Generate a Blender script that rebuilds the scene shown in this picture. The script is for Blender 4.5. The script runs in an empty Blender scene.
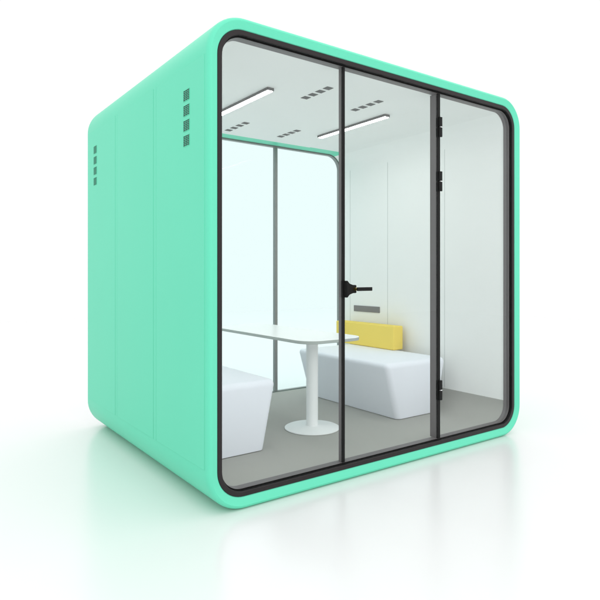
import bpy, bmesh, math
from mathutils import Vector

sc = bpy.context.scene
COL = sc.collection
R = math.radians

# ------------------------------------------------------------------ materials
def mat(name, base, rough=0.5, coat=0.0, coat_rough=0.1, spec=0.5, noise=0.0, nscale=40.0,
        bump=0.0, bscale=300.0, metallic=0.0, sheen=0.0):
    m = bpy.data.materials.new(name); m.use_nodes = True
    nt = m.node_tree; b = nt.nodes['Principled BSDF']
    b.inputs['Base Color'].default_value = (*base, 1)
    b.inputs['Roughness'].default_value = rough
    b.inputs['Metallic'].default_value = metallic
    b.inputs['Specular IOR Level'].default_value = spec
    b.inputs['Coat Weight'].default_value = coat
    b.inputs['Coat Roughness'].default_value = coat_rough
    b.inputs['Sheen Weight'].default_value = sheen
    tc = nt.nodes.new('ShaderNodeTexCoord')
    if noise > 0:
        n = nt.nodes.new('ShaderNodeTexNoise'); n.inputs['Scale'].default_value = nscale
        n.inputs['Detail'].default_value = 6
        nt.links.new(tc.outputs['Object'], n.inputs['Vector'])
        mx = nt.nodes.new('ShaderNodeMix'); mx.data_type = 'RGBA'
        mx.inputs['A'].default_value = (*[c * (1 - noise) for c in base], 1)
        mx.inputs['B'].default_value = (*[min(1, c * (1 + noise)) for c in base], 1)
        nt.links.new(n.outputs['Fac'], mx.inputs['Factor'])
        nt.links.new(mx.outputs['Result'], b.inputs['Base Color'])
    if bump > 0:
        n2 = nt.nodes.new('ShaderNodeTexNoise'); n2.inputs['Scale'].default_value = bscale
        n2.inputs['Detail'].default_value = 4
        nt.links.new(tc.outputs['Object'], n2.inputs['Vector'])
        bp = nt.nodes.new('ShaderNodeBump'); bp.inputs['Strength'].default_value = bump
        bp.inputs['Distance'].default_value = 0.002
        nt.links.new(n2.outputs['Fac'], bp.inputs['Height'])
        nt.links.new(bp.outputs['Normal'], b.inputs['Normal'])
    return m

M = {}
M['mint'] = mat('mint_paint', (0.142, 0.70, 0.475), rough=0.42, spec=0.16, noise=0.015, nscale=2.5)
M['black'] = mat('black_aluminium', (0.018, 0.014, 0.015), rough=0.4, spec=0.28, noise=0.1)
M['deep_black'] = mat('fittings_and_shade_black', (0.006, 0.006, 0.006), rough=0.6, spec=0.2, noise=0.1)  # black fittings; also paints the unlit frame recess and mullion fronts
M['lit_black'] = mat('lit_black_aluminium', (0.125, 0.112, 0.115), rough=0.45, noise=0.05)  # black frame painted lighter where its sides catch the white surroundings
M['greyframe'] = mat('grey_aluminium', (0.22, 0.23, 0.225), rough=0.45, noise=0.05)
M['lining'] = mat('white_wall_panel', (0.875, 0.885, 0.875), rough=0.6, spec=0.3, noise=0.01, nscale=5)
M['ceiling'] = mat('ceiling_panel', (0.845, 0.855, 0.845), rough=0.6, spec=0.3, noise=0.01, nscale=5)
M['carpet'] = mat('grey_carpet', (0.41, 0.41, 0.385), rough=0.95, spec=0.1, noise=0.10, nscale=420, bump=0.6, bscale=600)
M['fabric'] = mat('pale_upholstery', (0.83, 0.855, 0.92), rough=0.85, spec=0.2, noise=0.02, nscale=350, bump=0.25, bscale=700, sheen=0.15)
M['yellow'] = mat('yellow_upholstery', (0.88, 0.67, 0.13), rough=0.85, spec=0.2, noise=0.03, nscale=350, bump=0.25, bscale=700)
M['table'] = mat('white_laminate', (0.95, 0.955, 0.95), rough=0.3, noise=0.01, nscale=6)
M['tedge'] = mat('grey_table_edge', (0.36, 0.40, 0.38), rough=0.5, noise=0.03)  # table edge and underside greyer than the top
M['tleg'] = mat('white_powder_coat', (0.86, 0.88, 0.88), rough=0.4, noise=0.01)
M['dark'] = mat('dark_vent_interior', (0.015, 0.03, 0.024), rough=0.8, noise=0.1)
M['cvent'] = mat('grey_vent_plate', (0.20, 0.22, 0.21), rough=0.6, noise=0.05)
M['plate'] = mat('grey_socket_plate', (0.17, 0.165, 0.165), rough=0.5, noise=0.04)
M['seam'] = mat('grey_seam_filler', (0.55, 0.58, 0.57), rough=0.8, noise=0.03)
M['brass'] = mat('brass', (0.75, 0.55, 0.18), rough=0.25, metallic=1.0, noise=0.03)

m = bpy.data.materials.new('light_diffuser'); m.use_nodes = True
nt = m.node_tree; nt.nodes.clear()
e = nt.nodes.new('ShaderNodeEmission'); e.inputs[0].default_value = (1, 1, 0.97, 1); e.inputs[1].default_value = 25.0
o = nt.nodes.new('ShaderNodeOutputMaterial'); nt.links.new(e.outputs[0], o.inputs[0])
M['emit'] = m

def glass(name, tint, gloss=1.0):
    m = bpy.data.materials.new(name); m.use_nodes = True
    nt = m.node_tree; nt.nodes.clear()
    tr = nt.nodes.new('ShaderNodeBsdfTransparent'); tr.inputs[0].default_value = (*tint, 1)
    gl = nt.nodes.new('ShaderNodeBsdfGlossy'); gl.inputs['Roughness'].default_value = 0.01
    fr = nt.nodes.new('ShaderNodeFresnel'); fr.inputs[0].default_value = 1.45
    geo = nt.nodes.new('ShaderNodeNewGeometry')
    inv = nt.nodes.new('ShaderNodeMath'); inv.operation = 'SUBTRACT'; inv.inputs[0].default_value = 1.0
    nt.links.new(geo.outputs['Backfacing'], inv.inputs[1])
    mu = nt.nodes.new('ShaderNodeMath'); mu.operation = 'MULTIPLY'
    nt.links.new(fr.outputs[0], mu.inputs[0]); nt.links.new(inv.outputs[0], mu.inputs[1])
    m2 = nt.nodes.new('ShaderNodeMath'); m2.operation = 'MULTIPLY'; m2.inputs[1].default_value = gloss
    nt.links.new(mu.outputs[0], m2.inputs[0])
    mix = nt.nodes.new('ShaderNodeMixShader')
    nt.links.new(m2.outputs[0], mix.inputs[0]); nt.links.new(tr.outputs[0], mix.inputs[1]); nt.links.new(gl.outputs[0], mix.inputs[2])
    o = nt.nodes.new('ShaderNodeOutputMaterial'); nt.links.new(mix.outputs[0], o.inputs[0])
    return m
M['glass'] = glass('clear_glass', (0.985, 0.999, 0.995))
M['glass_back'] = glass('cyan_tinted_glass', (0.93, 1.0, 1.0), 0.08)

# ------------------------------------------------------------------ helpers
def tag(o, label=None, cat=None, group=None, kind=None):
    if label: o['label'] = label
    if cat: o['category'] = cat
    if group: o['group'] = group
    if kind: o['kind'] = kind
    return o

def empty(name, loc=(0, 0, 0)):
    o = bpy.data.objects.new(name, None); o.location = loc
    o.empty_display_size = 0.1; COL.objects.link(o); return o

def link(name, bm, mats, parent=None, smooth=False, bevel=0.0, seg=3, angle=35):
    bmesh.ops.recalc_face_normals(bm, faces=bm.faces[:])
    me = bpy.data.meshes.new(name); bm.to_mesh(me); bm.free()
    if not isinstance(mats, (list, tuple)): mats = [mats]
    for k in mats: me.materials.append(M[k] if isinstance(k, str) else k)
    o = bpy.data.objects.new(name, me); COL.objects.link(o)
    if parent is not None:
        o.parent = parent
        # parts are authored in world coordinates: shift into the parent's space
        w = Vector((0, 0, 0)); p = parent
        while p is not None: w += p.location; p = p.parent
        me.transform(__import__('mathutils').Matrix.Translation(-w))
    if bevel > 0:
        md = o.modifiers.new('bevel', 'BEVEL'); md.width = bevel; md.segments = seg
        md.limit_method = 'ANGLE'; md.angle_limit = R(30); md.harden_normals = False
        smooth = True
    if smooth:
        for p in me.polygons: p.use_smooth = True
        if bevel <= 0 or True:
            try: me.set_sharp_from_angle(angle=R(angle if bevel <= 0 else 50))
            except Exception: pass
    return o

def box(bm, a, b, mi=0):
    x0, y0, z0 = a; x1, y1, z1 = b
    v = [bm.verts.new(p) for p in ((x0,y0,z0),(x1,y0,z0),(x1,y1,z0),(x0,y1,z0),(x0,y0,z1),(x1,y0,z1),(x1,y1,z1),(x0,y1,z1))]
    for f in ((0,3,2,1),(4,5,6,7),(0,1,5,4),(1,2,6,5),(2,3,7,6),(3,0,4,7)):
        bm.faces.new([v[i] for i in f]).material_index = mi
    return v

def B(name, a, b, mats, parent=None, bevel=0.0, seg=2):
    bm = bmesh.new(); box(bm, a, b); return link(name, bm, mats, parent, bevel=bevel, seg=seg)

def rr(x0, x1, z0, z1, r, n=14):
    """rounded rectangle in the xz plane, counter-clockwise, 4*(n+1) points"""
    out = []
    for cx, cz, a0 in ((x1 - r, z0 + r, -90), (x1 - r, z1 - r, 0), (x0 + r, z1 - r, 90), (x0 + r, z0 + r, 180)):
        for i in range(n + 1):
            a = R(a0 + 90 * i / n)
            out.append((cx + r * math.cos(a), cz + r * math.sin(a)))
    return out

def loft(bm, loops, closed=True, mi=0):
    """loops: list of (points2d, y)"""
    rings = [[bm.verts.new((x, y, z)) for x, z in pts] for pts, y in loops]
    n = len(rings[0])
    for a, b in zip(rings, rings[1:]):
        for i in range(n):
            j = (i + 1) % n
            bm.faces.new((a[i], a[j], b[j], b[i])).material_index = mi
    return rings

# ------------------------------------------------------------------ the pod
W, D, H, RO = 2.41, 1.91, 2.30, 0.195
def ins(d, r=None):
    return rr(d, W - d, d, H - d, (RO - d) if r is None else r)

pod = tag(empty('meeting_pod', (W / 2, D / 2, 0)),
          'mint green rounded meeting booth with black framed glass front standing on white floor', 'office booth')

# outer shell with soft front and rear lips
bm = bmesh.new()
prof = [(0.062, 0.034), (0.056, 0.0185), (0.053, 0.0145), (0.0225, 0.0012), (0.0195, 0.0), (0.0165, 0.0008), (0.010, 0.0050), (0.005, 0.011), (0.0015, 0.020), (0.0, 0.032)]
loops = [(ins(d), y) for d, y in prof]
loops += [(ins(0), 0.5), (ins(0), 1.0), (ins(0), 1.5)]
rp = [(0.0, 0.028), (0.0015, 0.017), (0.005, 0.009), (0.010, 0.004), (0.017, 0.001), (0.024, 0.0), (0.052, 0.009), (0.056, 0.0125), (0.060, 0.06)]
loops += [(ins(d), D - y) for d, y in rp]
loops += [(rr(0.077, W - 0.077, 0.0635, H - 0.0775, 0.1505), D - 0.0605), (rr(0.077, W - 0.077, 0.0635, H - 0.0775, 0.1505), 1.7205)]
loft(bm, loops)
shell = link('shell', bm, 'mint', pod, smooth=True, angle=28)

# flush panels on both long sides, divided by narrow open seams
YS = [(0.034, 0.604), (0.6058, 0.6390), (0.6430, 1.2385), (1.2403, 1.2720), (1.2760, 1.862)]
def panel(xa, xb, ya, yb, z0=0.212, z1=2.096):
    bm = bmesh.new(); box(bm, (xa, ya, z0), (xb, yb, z1))
    return link('side_panel', bm, 'mint', pod, bevel=0.0008, seg=1)
for ya, yb in YS:
    panel(-0.0016, 0.0004, ya, yb)
for ya, yb in YS:
    panel(W - 0.0004, W + 0.0016, ya, yb)
# long strips over the curved top edge: the seam between curve and wall
# side vents: dark slots behind mint slats
def side_vent(yc, zc, side=-1):
    w, h = 0.064, 0.050
    x = -0.0016 if side < 0 else W + 0.0016
    s = side
    bm = bmesh.new()
    xa, xb = sorted((x + s * 0.0003, x + s * 0.0009))
    box(bm, (xa, yc - w / 2, zc - h / 2), (xb, yc + w / 2, zc + h / 2), 0)
    k = 6
    xa, xb = sorted((x + s * 0.0007, x + s * 0.0022))
    for i in range(k + 1):
        z = zc - h / 2 + h * i / k
        box(bm, (xa, yc - w / 2 - .002, z - 0.0007), (xb, yc + w / 2 + .002, z + 0.0007), 1)
    xa, xb = sorted((x + s * 0.0008, x + s * 0.0020))
    for dy in (-w / 2, -w / 6, w / 6, w / 2):
        box(bm, (xa, yc + dy - 0.0007, zc - h / 2), (xb, yc + dy + 0.0007, zc + h / 2), 1)
    return link('side_vent', bm, ['dark', 'mint'], pod)
for yc in (0.222, 1.700):
    for i in range(4):
        side_vent(yc, 1.956 - 0.0725 * i)

# black front frame: face, recess, deep inner return
def ins2(d):
    return rr(d, W - d, d - 0.016, H - d, RO - d + .02)
def frame(name, s, y0, mats, prof, parent, ins=ins):
    bm = bmesh.new(); lp = [(ins(d), y0 + s * y) for d, y in prof]
    rings = loft(bm, lp)
    n = len(rings[0])
    for i in range(n):
        j = (i + 1) % n
        bm.faces.new((rings[-1][i], rings[-1][j], rings[0][j], rings[0][i]))
    return link(name, bm, mats, parent, smooth=True, angle=30)
FP = [(0.0565, 0.040), (0.0565, 0.017), (0.058, 0.0155), (0.078, 0.0155), (0.0805, 0.018), (0.0805, 0.036), (0.087, 0.036), (0.087, 0.082), (0.0665, 0.082), (0.0665, 0.040)]
front = frame('front_frame', 1, 0, ['black', 'deep_black', 'lit_black'], FP, pod)
for p in front.data.polygons:
    c = p.center; q = p.index // 60
    p.material_index = 1 if q in (4, 5) else (2 if q in (6, 7) else 0)  # recess coloured darker, inner return lighter, for how light falls on them
FB = [(0.0565, 0.050), (0.0565, 0.012), (0.060, 0.010), (0.086, 0.010), (0.088, 0.014), (0.088, 0.050), (0.0795, 0.050)]
frame('rear_frame', -1, D, 'greyframe', FB, pod, ins2)

# inner lining: floor, walls, ceiling inside a rounded section
LX0, LX1, LZ0, LZ1, LR = 0.079, W - 0.079, 0.066, 2.222, 0.150
def lining_arc(x0, x1, z0, z1, r, lo, hi, n=14):
    pts = rr(x0, x1, z0, z1, r, n); return pts[lo:hi]
def strip(name, idx, mat_, parent, y0, y1, close_pts=None):
    pts = rr(LX0, LX1, LZ0, LZ1, LR, 14); outp = rr(LX0 - .008, LX1 + .008, LZ0 - .006, LZ1 + .008, LR + .006, 14)
    a = [pts[i % 60] for i in idx]; b = [outp[i % 60] for i in idx]
    bm = bmesh.new()
    ra = [[bm.verts.new((x, y, z)) for x, z in a] for y in (y0, y1)]
    rb = [[bm.verts.new((x, y, z)) for x, z in b] for y in (y0, y1)]
    n = len(a)
    for i in range(n - 1):
        bm.faces.new((ra[0][i], ra[0][i+1], ra[1][i+1], ra[1][i]))
        bm.faces.new((rb[0][i], rb[1][i], rb[1][i+1], rb[0][i+1]))
        for k in (0, 1): bm.faces.new((ra[k][i], rb[k][i], rb[k][i+1], ra[k][i+1]))
    for i in (0, n - 1): bm.faces.new((ra[0][i], ra[1][i], rb[1][i], rb[0][i]))
    return link(name, bm, mat_, parent, smooth=True, angle=30)
# point indices: 0-14 lower right arc, 15-29 upper right, 30-44 upper left, 45-59 lower left
YB, YW = 1.720, D - 0.064
strip('carpet_floor', list(range(45, 60)) + list(range(60, 75)), 'carpet', pod, 0.0825, YW)
wr = strip('inner_wall', [14, 15], 'lining', pod, 0.0825, YW)
wl = strip('inner_wall', [44, 45], 'lining', pod, 0.0825, YW)
strip('ceiling_lining', list(range(25, 36)), 'ceiling', pod, 0.0825, YB)
strip('corner_lining', list(range(15, 26)), 'lining', pod, 0.0825, YW)
strip('corner_lining', list(range(35, 45)), 'lining', pod, 0.0825, YW)
# wall seams
for X, s, w_ in ((LX1, -1, wr), (LX0, 1, wl)):
    for y in (0.605, 1.225, 1.715):
        xa, xb = sorted((X + s * 0.0001, X + s * 0.0012))
        B('seam', (xa, y - 0.0018, 0.225), (xb, y + 0.0018, 2.065), 'seam', w_)
# ceiling raised centre panel
B('ceiling_panel', (0.188, 0.0835, LZ1 - 0.004), (1.86, 1.7195, LZ1 + .001), 'ceiling', pod, bevel=0.001, seg=1)

# mullions of the front and the rear glazing
MX = (0.826, 1.594)
HW = (0.0088, 0.0130)
def mullion(x, w, ya, yb, z0, z1, m_):
    return B('mullion', (x - w / 2, ya, z0), (x + w / 2, yb, z1), m_, pod, bevel=0.0015, seg=2)
for x, yb2, hw in zip(MX, (0.071, 0.098), HW):
    mu_ = mullion(x, 2 * hw - 0.0015, 0.0495, yb2, 0.0870, H - 0.0870, 'lit_black')
    B('shade_strip', (x - hw, 0.0375, 0.0872), (x + hw, 0.0493, H - 0.0872), 'deep_black', mu_, bevel=0.001, seg=1)  # added strip that paints the unlit mullion front black
for x in (0.826, 1.602):
    mullion(x, 0.028, D - 0.048, D - 0.016, 0.0725, H - 0.0885, 'greyframe')

# glass: left and right fixed panes and the door leaf in the middle
def pane(name, pts, ya, yb, m_, parent):
    bm = bmesh.new()
    rings = [[bm.verts.new((x, y, z)) for x, z in pts] for y in (ya, yb)]
    n = len(pts)
    bm.faces.new(rings[0]); bm.faces.new(rings[1][::-1])
    for i in range(n):
        j = (i + 1) % n; bm.faces.new((rings[0][i], rings[0][j], rings[1][j], rings[1][i]))
    return link(name, bm, m_, parent)
def clip(pts, xa, xb):
    o = [(x, z) for x, z in pts if xa < x < xb]
    zs0, zs1 = min(z for _, z in pts), max(z for _, z in pts)
    cx, cz = (xa + xb) / 2, (zs0 + zs1) / 2
    x_lo = max(xa, min(x for x, _ in pts)); x_hi = min(xb, max(x for x, _ in pts))
    if xa > min(x for x, _ in pts): o += [(xa, zs0), (xa, zs1)]
    if xb < max(x for x, _ in pts): o += [(xb, zs0), (xb, zs1)]
    o.sort(key=lambda p: math.atan2(p[1] - cz, p[0] - cx)); return o
gf = ins(0.0868)
pane('glass_pane', clip(gf, 0, MX[0] - HW[0] - 0.0004), 0.040, 0.047, 'glass', pod)
pane('glass_pane', clip(gf, MX[1] + HW[1] + 0.0004, W), 0.040, 0.047, 'glass', pod)
gb = ins2(0.0878)
pane('rear_glass', clip(gb, 0, 0.826 - 0.0142), D - 0.042, D - 0.036, 'glass_back', pod)
pane('rear_glass', clip(gb, 0.826 + 0.0142, 1.602 - 0.0142), D - 0.042, D - 0.036, 'glass_back', pod)
pane('rear_glass', clip(gb, 1.602 + 0.0142, W), D - 0.042, D - 0.036, 'glass_back', pod)

door = pane('door', clip(gf, MX[0] + HW[0] + 0.0004, MX[1] - HW[1] - 0.0004), 0.040, 0.047, 'glass', pod)
# hinges: two black knuckles with a thin bright washer between
for z in (2.007, 1.672, 0.383):
    bm = bmesh.new()
    for a, b in ((z + 0.003, z + 0.061), (z - 0.061, z - 0.003)):
        box(bm, (MX[1] - 0.007, 0.024, a), (MX[1] + 0.0180, 0.0373, b))
    h = link('hinge', bm, 'deep_black', door, bevel=0.002, seg=2)
    B('washer', (MX[1] + 0.004, 0.0255, z - 0.0025), (MX[1] + 0.0175, 0.0360, z + 0.0025), 'tleg', h)
# handle: flared mounting block, brass neck, flat lever
bm = bmesh.new()
zc = 1.019
sec = [(0.0462, 0.826), (0.040, 0.832), (0.030, 0.842), (0.024, 0.860), (0.022, 0.868), (0.022, 0.886), (0.019, 0.890)]
rings = []
for hh, x in sec:
    rings.append([bm.verts.new(p) for p in ((x, 0.006, zc - hh), (x, 0.0395, zc - hh), (x, 0.0395, zc + hh), (x, 0.006, zc + hh))])
for a, b in zip(rings, rings[1:]):
    for i in range(4):
        bm.faces.new((a[i], a[(i+1) % 4], b[(i+1) % 4], b[i]))
bm.faces.new(rings[0]); bm.faces.new(rings[-1][::-1])
hd = link('handle', bm, 'deep_black', door, bevel=0.002, seg=2)
def cyl(bm, p, q, r, n=20, mi=0):
    p, q = Vector(p), Vector(q); d = (q - p).normalized(); u = d.orthogonal().normalized(); v = d.cross(u)
    a = [bm.verts.new(p + r * (math.cos(2*math.pi*i/n) * u + math.sin(2*math.pi*i/n) * v)) for i in range(n)]
    b = [bm.verts.new(q + r * (math.cos(2*math.pi*i/n) * u + math.sin(2*math.pi*i/n) * v)) for i in range(n)]
    for i in range(n): bm.faces.new((a[i], a[(i+1) % n], b[(i+1) % n], b[i])).material_index = mi
    bm.faces.new(a[::-1]); bm.faces.new(b)
bm = bmesh.new(); cyl(bm, (0.876, 0.0055, zc), (0.876, -0.020, zc), 0.0085)
link('key_cylinder', bm, 'brass', hd, smooth=True, angle=40)
B('lever', (0.866, -0.032, zc - 0.010), (0.972, -0.0205, zc + 0.010), 'deep_black', hd, bevel=0.003, seg=3)

# ceiling lights: slim dark housing hung below the ceiling, white diffuser
for x in (0.700, 1.672):
    y0, y1 = 0.562, 1.335; w = 0.048; zt = LZ1 - 0.0042; zb = zt - 0.017
    bm = bmesh.new(); box(bm, (x - w/2, y0, zb), (x + w/2, y1, zt))
    L = link('ceiling_light', bm, 'plate', pod, bevel=0.0015, seg=1)
    B('diffuser', (x - w/2 + 0.006, y0 + 0.008, zb - 0.0012), (x + w/2 - 0.004, y1 - 0.006, zb + 0.003), 'emit', L)
# ceiling vents: four groups of four small square plates
for x, ys in ((0.985, (0.595, 0.52, 0.445, 0.37)), (1.415, (0.61, 0.535, 0.46, 0.385)), (0.985, (1.60, 1.515, 1.43, 1.345)), (1.425, (1.53, 1.455, 1.38, 1.305))):
    for y in ys:
        bm = bmesh.new(); h = 0.024
        box(bm, (x - h, y - h, LZ1 - 0.0052), (x + h, y + h, LZ1 - 0.0042))
        for i in range(4):
            yy = y - h + (i + 0.5) * 2 * h / 4
            box(bm, (x - h, yy - 0.0022, LZ1 - 0.0072), (x + h, yy + 0.0022, LZ1 - 0.0050), 1)
        link('ceiling_vent', bm, ['cvent', 'plate'], pod)
# socket strip on the right wall
bm = bmesh.new(); box(bm, (LX1 - 0.006, 1.32, 0.758), (LX1 - 0.0002, 1.66, 0.812))
sp = link('socket_panel', bm, 'plate', wr, bevel=0.002, seg=2)

# ------------------------------------------------------------------ furniture
ZF = LZ0 + 0.001
def bench(name, label, xs_top, xs_bot, yt, yb, zt):
    t = empty(name, ((xs_bot[0] + xs_bot[1]) / 2, (yb[0] + yb[1]) / 2, ZF))
    tag(t, label, 'bench', 'upholstered benches along the booth walls')
    bm = bmesh.new()
    lo = [bm.verts.new((x, y, ZF + 0.004)) for x, y in ((xs_bot[0], yb[0]), (xs_bot[1], yb[0]), (xs_bot[1], yb[1]), (xs_bot[0], yb[1]))]
    hi = [bm.verts.new((x, y, zt)) for x, y in ((xs_top[0], yt[0]), (xs_top[1], yt[0]), (xs_top[1], yt[1]), (xs_top[0], yt[1]))]
    bm.faces.new(lo[::-1]); bm.faces.new(hi)
    for i in range(4): bm.faces.new((lo[i], lo[(i+1) % 4], hi[(i+1) % 4], hi[i]))
    bm.verts.ensure_lookup_table(); lows = set(lo)
    ed = [e for e in bm.edges if not (e.verts[0] in lows and e.verts[1] in lows)]
    bmesh.ops.recalc_face_normals(bm, faces=bm.faces[:])
    bmesh.ops.bevel(bm, geom=ed, offset=0.040, segments=8, profile=0.5, affect='EDGES', clamp_overlap=True)
    link('seat_block', bm, 'fabric', t, smooth=True, angle=40)
    ax, bx = xs_bot[0] + .03, xs_bot[1] - .03
    B('plinth', (ax, yb[0] + .03, ZF), (bx, yb[1] - .03, ZF + 0.012), 'plate', t)
    return t
bench('bench', 'pale grey upholstered bench at left, partly cut off by the black frame', (0.10, 0.705), (0.24, 0.632), (0.50, 1.56), (0.52, 1.56), 0.480)
bench('bench', 'pale grey upholstered bench carrying the yellow backrest by the right wall', (1.62, 2.25), (1.755, 2.185), (0.52, 1.58), (0.545, 1.60), 0.475)

bm = bmesh.new(); box(bm, (2.175, 1.00, 0.4765), (2.285, 1.735, 0.672))
yb_ = link('backrest_cushion', bm, 'yellow', None, bevel=0.010, seg=4)
tag(yb_, 'yellow upholstered backrest block standing on the rear edge of the right bench', 'cushion')

TX, TY, TZ = 1.145, 0.740, 0.698
table = tag(empty('table', (TX, TY, ZF)), 'white rounded table on a single round pedestal between the two benches', 'table')
def slab(name, x0, x1, y0, y1, r, z0, z1, mats, parent, c=0.002):
    pts = rr(x0, x1, y0, y1, r, 12)
    pin = rr(x0 + c, x1 - c, y0 + c, y1 - c, r - c, 12)
    bm = bmesh.new(); R_ = [[bm.verts.new((x, y, z)) for x, y in p] for p, z in ((pin, z0), (pts, z0 + c), (pts, z1 - c), (pin, z1))]
    n = len(pts)
    for k, (a, b) in enumerate(zip(R_, R_[1:])):
        for i in range(n):
            bm.faces.new((a[i], a[(i+1) % n], b[(i+1) % n], b[i])).material_index = 1 if k < 2 else 0
    bm.faces.new(R_[0][::-1]).material_index = 1; bm.faces.new(R_[-1]).material_index = 0
    return link(name, bm, mats, parent, smooth=True, angle=30)
slab('tabletop', 0.850, 1.325, 0.400, 1.66, 0.115, TZ - 0.021, TZ, ['table', 'tedge'], table)
def lathe(name, prof, m_, parent, n=64):
    bm = bmesh.new()
    rings = [[bm.verts.new((TX + r * math.cos(2*math.pi*i/n), TY + r * math.sin(2*math.pi*i/n), z)) for i in range(n)] for r, z in prof]
    for a, b in zip(rings, rings[1:]):
        for i in range(n): bm.faces.new((a[i], a[(i+1) % n], b[(i+1) % n], b[i]))
    bm.faces.new(rings[0][::-1]); bm.faces.new(rings[-1])
    return link(name, bm, m_, parent, smooth=True, angle=40)
lathe('pedestal_column', [(0.041, ZF + 0.020), (0.0395, ZF + 0.026), (0.0395, TZ - 0.029), (0.10, TZ - 0.0285), (0.10, TZ - 0.0212)], 'tleg', table)
lathe('pedestal_base', [(0.182, ZF), (0.185, ZF + 0.003), (0.184, ZF + 0.007), (0.176, ZF + 0.011), (0.060, ZF + 0.016), (0.052, ZF + 0.0205)], 'tleg', table)

# ------------------------------------------------------------------ ground
m = mat('white_studio_floor', (0.82, 0.825, 0.825), rough=0.6, spec=0.1, coat=1.0, coat_rough=0.24, noise=0.004, nscale=1.2)
m.node_tree.nodes['Principled BSDF'].inputs['Coat IOR'].default_value = 2.0
bm = bmesh.new()
vs = [bm.verts.new(p) for p in ((-9, -9, 0), (12, -9, 0), (12, 12, 0), (-9, 12, 0))]
bm.faces.new(vs)
g = link('floor', bm, m); tag(g, 'glossy white studio floor', 'floor', kind='structure')
# ------------------------------------------------------------------ light
w = bpy.data.worlds.new('World'); sc.world = w; w.use_nodes = True
bg = w.node_tree.nodes['Background']; bg.inputs[0].default_value = (1, 1, 1, 1); bg.inputs[1].default_value = 1.01
def area(name, loc, target, size, power, col=(1, 1, 1)):
    l = bpy.data.lights.new(name, 'AREA'); l.shape = 'RECTANGLE'; l.size, l.size_y = size; l.energy = power; l.color = col
    o = bpy.data.objects.new(name, l); o.location = loc; COL.objects.link(o)
    o.rotation_euler = (Vector(target) - Vector(loc)).to_track_quat('-Z', 'Y').to_euler(); return o
area('overhead_softbox', (1.2, 1.0, 12), (1.2, 1.0, 0), (30, 30), 1330)
area('front_softbox', (0.2, -7.0, 3.6), (1.2, 0, 1.0), (3, 2.5), 90)

# ------------------------------------------------------------------ camera
cam = bpy.data.cameras.new('camera'); co = bpy.data.objects.new('camera', cam); COL.objects.link(co)
TH = math.atan(412 / 568.)
co.location = (-1.158, -2.297, 1.10)
co.rotation_euler = (R(90), 0, -TH)
cam.sensor_width = 36; cam.lens = 36 * 568 / 600.
cam.shift_x = 0; cam.shift_y = -(300 - 274) / 600.
cam.clip_start = 0.05; cam.clip_end = 500
sc.camera = co
sc.view_settings.view_transform = 'Standard'; sc.view_settings.look = 'None'
sc.view_settings.exposure = 0; sc.view_settings.gamma = 1
sc.render.engine = 'CYCLES'
sc.cycles.max_bounces = 14; sc.cycles.diffuse_bounces = 6; sc.cycles.transparent_max_bounces = 16
